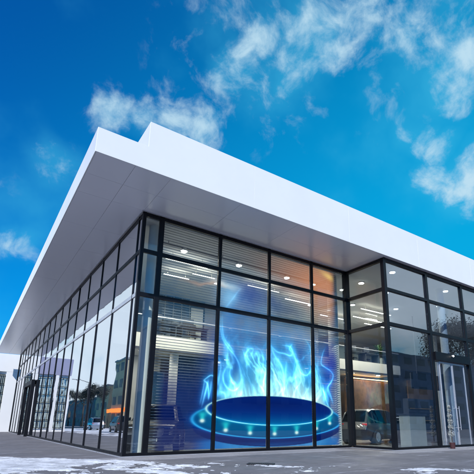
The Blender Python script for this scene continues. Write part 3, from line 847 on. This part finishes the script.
car('display_car', (18.0, 3.6, .05), math.radians(20), 'car_white', 'white car inside the bay behind the dark suv', GI, 4.4, .9, False)
GO = 'cars parked left of the showroom'
for (x, y, rz, p, l, s) in ((-9.5, 33, 95, 'car_black', 'black suv parked outside nearest the glass corner, seen mirrored', True),
                            (-12.5, 41, 100, 'car_blue', 'dark blue car parked outside before the beige tower, seen mirrored', False),
                            (-11.0, 52, 90, 'car_silver', 'silver suv parked outside behind the blue car, seen mirrored', True),
                            (-14.0, 62, 92, 'car_black', 'black low car parked outside farthest from the corner, seen mirrored', False)):
    car('parked_car', (x, y, 0), math.radians(rz), p, l, GO, suv=s)

# ================================================================== FURNITURE
ct = empty('reception_counter', (13.5, -.85, .05), 'cream reception counter behind the bay glass left of the entrance', 'counter')
MB().box(-.62, .62, -.3, .3, 0, 1.42).build('front_panel', 'cream', ct, bevel=.01)
MB().box(-.68, .68, -.36, .36, 1.425, 1.48).build('counter_top', 'int_dark', ct, bevel=.008)
rk = empty('brochure_rack', (18.6, 2.2, .05), 'dark shelf unit behind the cream counter', 'shelf')
MB().box(-1.4, 1.4, -.2, .2, 0, 2.5).build('carcass', 'int_dark', rk, bevel=.01)
for i in range(3):
    MB().box(-1.3, 1.3, -.3, -.203, .5 + i * .7, .54 + i * .7).build('shelf', 'wood', rk)
tv = empty('wall_screen', (20.6, 3.0, 3.0), 'wide dark hanging screen high above the cream counter', 'screen')
MB().box(-1.6, 1.6, -.04, .04, .3, 1.3).build('casing', 'int_dark', tv, bevel=.01)
MB().box(-.9, -.86, -.02, .02, 1.3, 5.23).box(.86, .9, -.02, .02, 1.3, 5.23).build('hanger', 'int_dark', tv)
def desk(x, y, label):
    e = empty('office_desk', (x, y, 5.30), label, 'desk', 'desks on the mezzanine')
    MB().box(-.8, .8, -.38, .38, .70, .74).build('desk_top', 'int_dark', e, bevel=.005)
    for sx in (-.74, .7):
        MB().box(sx, sx + .04, -.35, .35, 0, .698).build('leg', 'int_dark', e)
def monitor(x, y, label):
    e = empty('monitor', (x, y, 6.04), label, 'monitor', 'monitors on the mezzanine desks')
    MB().box(-.13, .13, -.09, .09, 0, .015).box(-.03, .03, -.02, .02, .015, .2).build('stand', 'int_dark', e)
    MB().box(-.3, .3, -.045, -.021, .12, .5).build('screen', 'int_dark', e, bevel=.005)
def chair(x, y, rz, label):
    e = empty('office_chair', (x, y, 5.30), label, 'chair', 'chairs on the mezzanine', rz)
    MB().box(-.25, .25, -.25, .25, .44, .52).build('seat', 'int_dark', e, bevel=.03)
    MB().box(-.23, .23, .22, .28, .56, 1.22).build('backrest', 'int_dark', e, bevel=.03)
    b = MB().tube((0, 0, .06), (0, 0, .44), .03)
    for k in range(5):
        a = k * 1.2566
        b.tube((0, 0, .08), (.3 * math.cos(a), .3 * math.sin(a), .04), .02)
    b.build('base', 'int_dark', e)
where = ['above the corner pane', 'beside the white office door', 'left above the timber wall', 'right above the timber wall', 'farthest right above the timber wall']
for w, x in zip(where, (3.4, 5.2, 18.0, 19.4, 20.9)):
    desk(x, 6.75, 'dark desk on the mezzanine ' + w)
    monitor(x - .25, 6.75, 'black monitor on the mezzanine desk ' + w)
    chair(x + .55, 7.5, .3, 'dark office chair on the mezzanine ' + w)

# slim frosted tree in a pot by the entrance
pt = empty('potted_tree', (13.62, -2.75, .012), 'slim pale frosted tree in a pot left of the entrance doors', 'plant')
MB().lathe([(.10, 0), (.13, .26), (.12, .26)], n=20).build('pot', 'red', pt, True)
MB().tube((0, 0, .28), (0, 0, 1.75), .022, .012, 8).build('trunk', 'bark', pt)
lf = MB(); rr = random.Random(3)
for zc, rad in ((.62, .15), (.92, .13), (1.18, .12), (1.42, .10), (1.64, .085), (1.82, .06)):
    for i in range(260):
        d0 = Vector((rr.gauss(0, 1), rr.gauss(0, 1), rr.gauss(0, 1))).normalized() * rad * rr.uniform(.35, 1.1)
        c = Vector((0, 0, zc)) + d0; d = Vector((rr.gauss(0, 1), rr.gauss(0, 1), rr.gauss(0, 1))).normalized() * .024
        u = d.orthogonal().normalized() * .011
        lf.quad(c - d, c + u, c + d, c - u)
lf.build('crown', 'leaf_frost', pt)

# ================================================================== NEIGHBOURS
wg = empty('annex_building', (-3, 42, 0), 'white annex at the far left end of the long glass facade', 'building')
MB().box(.9, 3.6, .0, 6, 6.6, 8.62).build('upper_wall', 'white_panel', wg, bevel=.01)
MB().box(-3, .897, -.02, 6, 6.6, 8.62).build('canopy_wall', 'lilac_shade', wg, bevel=.01)  # shade on the mirrored annex wall put into the lilac colour
MB().box(-3, 3.6, .25, 6, .0, 6.595).build('wall', 'white_panel', wg)
for x in (-3, -1.05, .85, 2.0):
    MB().box(x, x + (1.6 if x == 2.0 else .35), .0, .245, 0, 6.59).build('pier', 'white_panel', wg, bevel=.01)
for x0, x1 in ((-2.6, -1.1), (-.65, .8), (1.25, 1.95)):
    w = MB().box(x0, x1, .15, .2, .4, 6.3).build('window', 'glass', wg)
    f = MB()
    for k in range(1, 4): f.box(x0 + k * (x1 - x0) / 4 - .03, x0 + k * (x1 - x0) / 4 + .03, .1, .146, .46, 6.24)
    for z in (.4, 1.3, 2.3, 3.3, 4.2, 5.2, 6.24): f.box(x0, x1, .1, .148, z, z + .06)
    f.box(x0, x0 + .06, .1, .147, .46, 6.24); f.box(x1 - .06, x1, .1, .147, .46, 6.24)
    f.build('frame', 'black_frame', w)
def block(name, x0, x1, y0, y1, h, mat, label, floors, nwin, cat='building', face='x'):
    e = empty(name, ((x0 + x1) / 2, (y0 + y1) / 2, 0), label, cat)
    cx, cy = (x0 + x1) / 2, (y0 + y1) / 2
    MB().box(x0 - cx, x1 - cx, y0 - cy, y1 - cy, 0, h).build('wall', mat, e)
    MB().box(x0 - cx - .15, x1 - cx + .15, y0 - cy - .15, y1 - cy + .15, h + .002, h + .35).build('roof', 'int_grey', e)
    for f in range(floors):
        for k in range(nwin):
            zc = (f + .35) * h / floors
            if face == 'x':
                yc = y0 - cy + (k + .5) * (y1 - y0) / nwin; w = .3 * (y1 - y0) / nwin
                MB().box(x1 - cx + .01, x1 - cx + .05, yc - w, yc + w, zc, zc + .5 * h / floors).build('window', 'int_dark', e)
            else:
                xc = x0 - cx + (k + .5) * (x1 - x0) / nwin; w = .3 * (x1 - x0) / nwin
                MB().box(xc - w, xc + w, y1 - cy + .01, y1 - cy + .05, zc, zc + .5 * h / floors).build('window', 'int_dark', e)
    return e
block('office_block', -44, -30, 112, 190, 9.0, 'brick_dark', 'long dark office block left of the showroom, mirrored in its glass', 3, 14)
block('beige_tower', -26, -20, 70, 77, 13.4, 'beige', 'narrow beige tower mirrored near the glass corner', 4, 2)
block('beige_house', -28, -20, 81, 92, 8.8, 'beige', 'low beige house mirrored beside the beige tower', 3, 3)
block('dark_house', -34, -24, 48, 66, 6.4, 'brick_dark', 'low dark building mirrored right of the beige tower', 2, 5)
block('grey_warehouse', -60, 20, -75, -62, 8.5, 'grey_wall', 'long grey warehouse across the street behind the photographer', 2, 18, face='y')
block('grey_office', 22, 150, -70, -58, 19, 'grey_wall', 'grey office across the street mirrored in the bay glass', 5, 22, face='y')
sg = empty('shop_sign', (-19.6, 70.5, 0), 'long glowing orange shop sign mirrored near the glass corner', 'sign')
MB().box(-.2, .2, -7, 8, 3.0, 3.75).build('panel', 'orange_sign', sg)
for y in (-6, 0, 7):
    MB().box(-.05, .05, y - .05, y + .05, 0, 2.998).build('post', 'iron', sg)

def tree(loc, h, label, seed):
    rr = random.Random(seed)
    e = empty('tree', loc, label, 'tree', 'trees across the street')
    tk = MB().tube((0, 0, 0), (0, 0, h * .35), h * .025, h * .018, 10); tips = []
    def grow(p, d, l, r, n):
        q = p + d * l
        tk.tube(p, q, r, r * .6, 6, False)
        if n == 0: tips.append(q); return
        if n <= 2: tips.append((p + q) / 2)
        for k in range(3):
            nd = (d + Vector((rr.uniform(-.8, .8), rr.uniform(-.8, .8), rr.uniform(-.1, .6)))).normalized()
            grow(q, nd, l * rr.uniform(.6, .85), r * .6, n - 1)
    grow(Vector((0, 0, h * .33)), Vector((0, 0, 1)), h * .2, h * .017, 4)
    tk.build('trunk', 'bark', e, True)
    lv = MB()
    for tip in tips:
        for k in range(48):
            c = tip + Vector((rr.gauss(0, 1), rr.gauss(0, 1), rr.gauss(0, .8))) * h * .035
            d = Vector((rr.gauss(0, 1), rr.gauss(0, 1), rr.gauss(0, 1))).normalized() * h * .008; u = d.orthogonal().normalized() * h * .005
            lv.quad(c - d, c + u, c + d, c - u)
    lv.build('crown', 'leaf', e)
    return e
for i, (x, y, h, l) in enumerate(((64, -34, 19, 'tall dark tree mirrored at the right edge of the bay glass'), (78, -36, 23, 'tallest dark tree across the street right of the entrance'),
                                  (92, -38, 20, 'broad dark tree farthest right across the street'), (48, -42, 13, 'small dark tree across the street before the grey office'))):
    tree((x, y, 0), h, l, 20 + i)

for i, (x, y, h, l) in enumerate(((-17, 72, 8.5, 'dark tree by the beige tower mirrored near the glass corner'), (-18, 88, 9.5, 'dark tree mirrored before the low beige house'),
                                  (-21, 108, 10, 'dark tree mirrored before the near end of the long dark office block'), (-24, 135, 12, 'dark tree mirrored beside the annex before the office block'),
                                  (-19, 60, 7, 'small dark tree mirrored above the black suv'))):
    tree((x, y, 0), h, l, 40 + i)['group'] = 'trees left of the showroom'
for x, y, l in ((-9, 48, 'street lamp mirrored above the blue car'), (-13, 84, 'street lamp mirrored before the low beige house')):
    e = empty('street_lamp', (x, y, 0), l, 'street lamp', 'street lamps left of the showroom')
    MB().tube((0, 0, 0), (0, 0, 6.4), .08, .05, 12).tube((0, 0, 6.4), (1.3, 0, 6.75), .04, .03, 10).build('pole', 'iron', e, True)
    MB().box(1.1, 1.75, -.13, .13, 6.72, 6.82).build('lamp_head', 'int_grey', e, bevel=.03)

def leafy(loc, label, seed):
    rr = random.Random(seed)
    e = empty('indoor_plant', loc, label, 'plant')
    MB().lathe([(.20, 0), (.26, .5), (.24, .5)], n=20).build('pot', 'int_grey', e, True)
    MB().tube((0, 0, .48), (.02, .01, 1.1), .03, .02, 8).build('stem', 'bark', e)
    m = MB()
    for i in range(70):
        a = rr.uniform(0, 6.28); el = rr.uniform(-.1, 1.3); z0 = rr.uniform(.8, 1.2); ln = rr.uniform(.35, .75)
        d = Vector((math.cos(a) * math.cos(el), math.sin(a) * math.cos(el), math.sin(el))); s_ = Vector((-math.sin(a), math.cos(a), 0)) * rr.uniform(.03, .06)
        b = Vector((0, 0, z0)); q = b + d * ln * .6; tp = b + d * ln - Vector((0, 0, .12 * ln))
        m.quad(b, q + s_, tp, q - s_)
    m.build('foliage', 'leaf_green', e)
leafy((20.4, 6.6, 5.3), 'green plant on the mezzanine above the timber wall', 72)
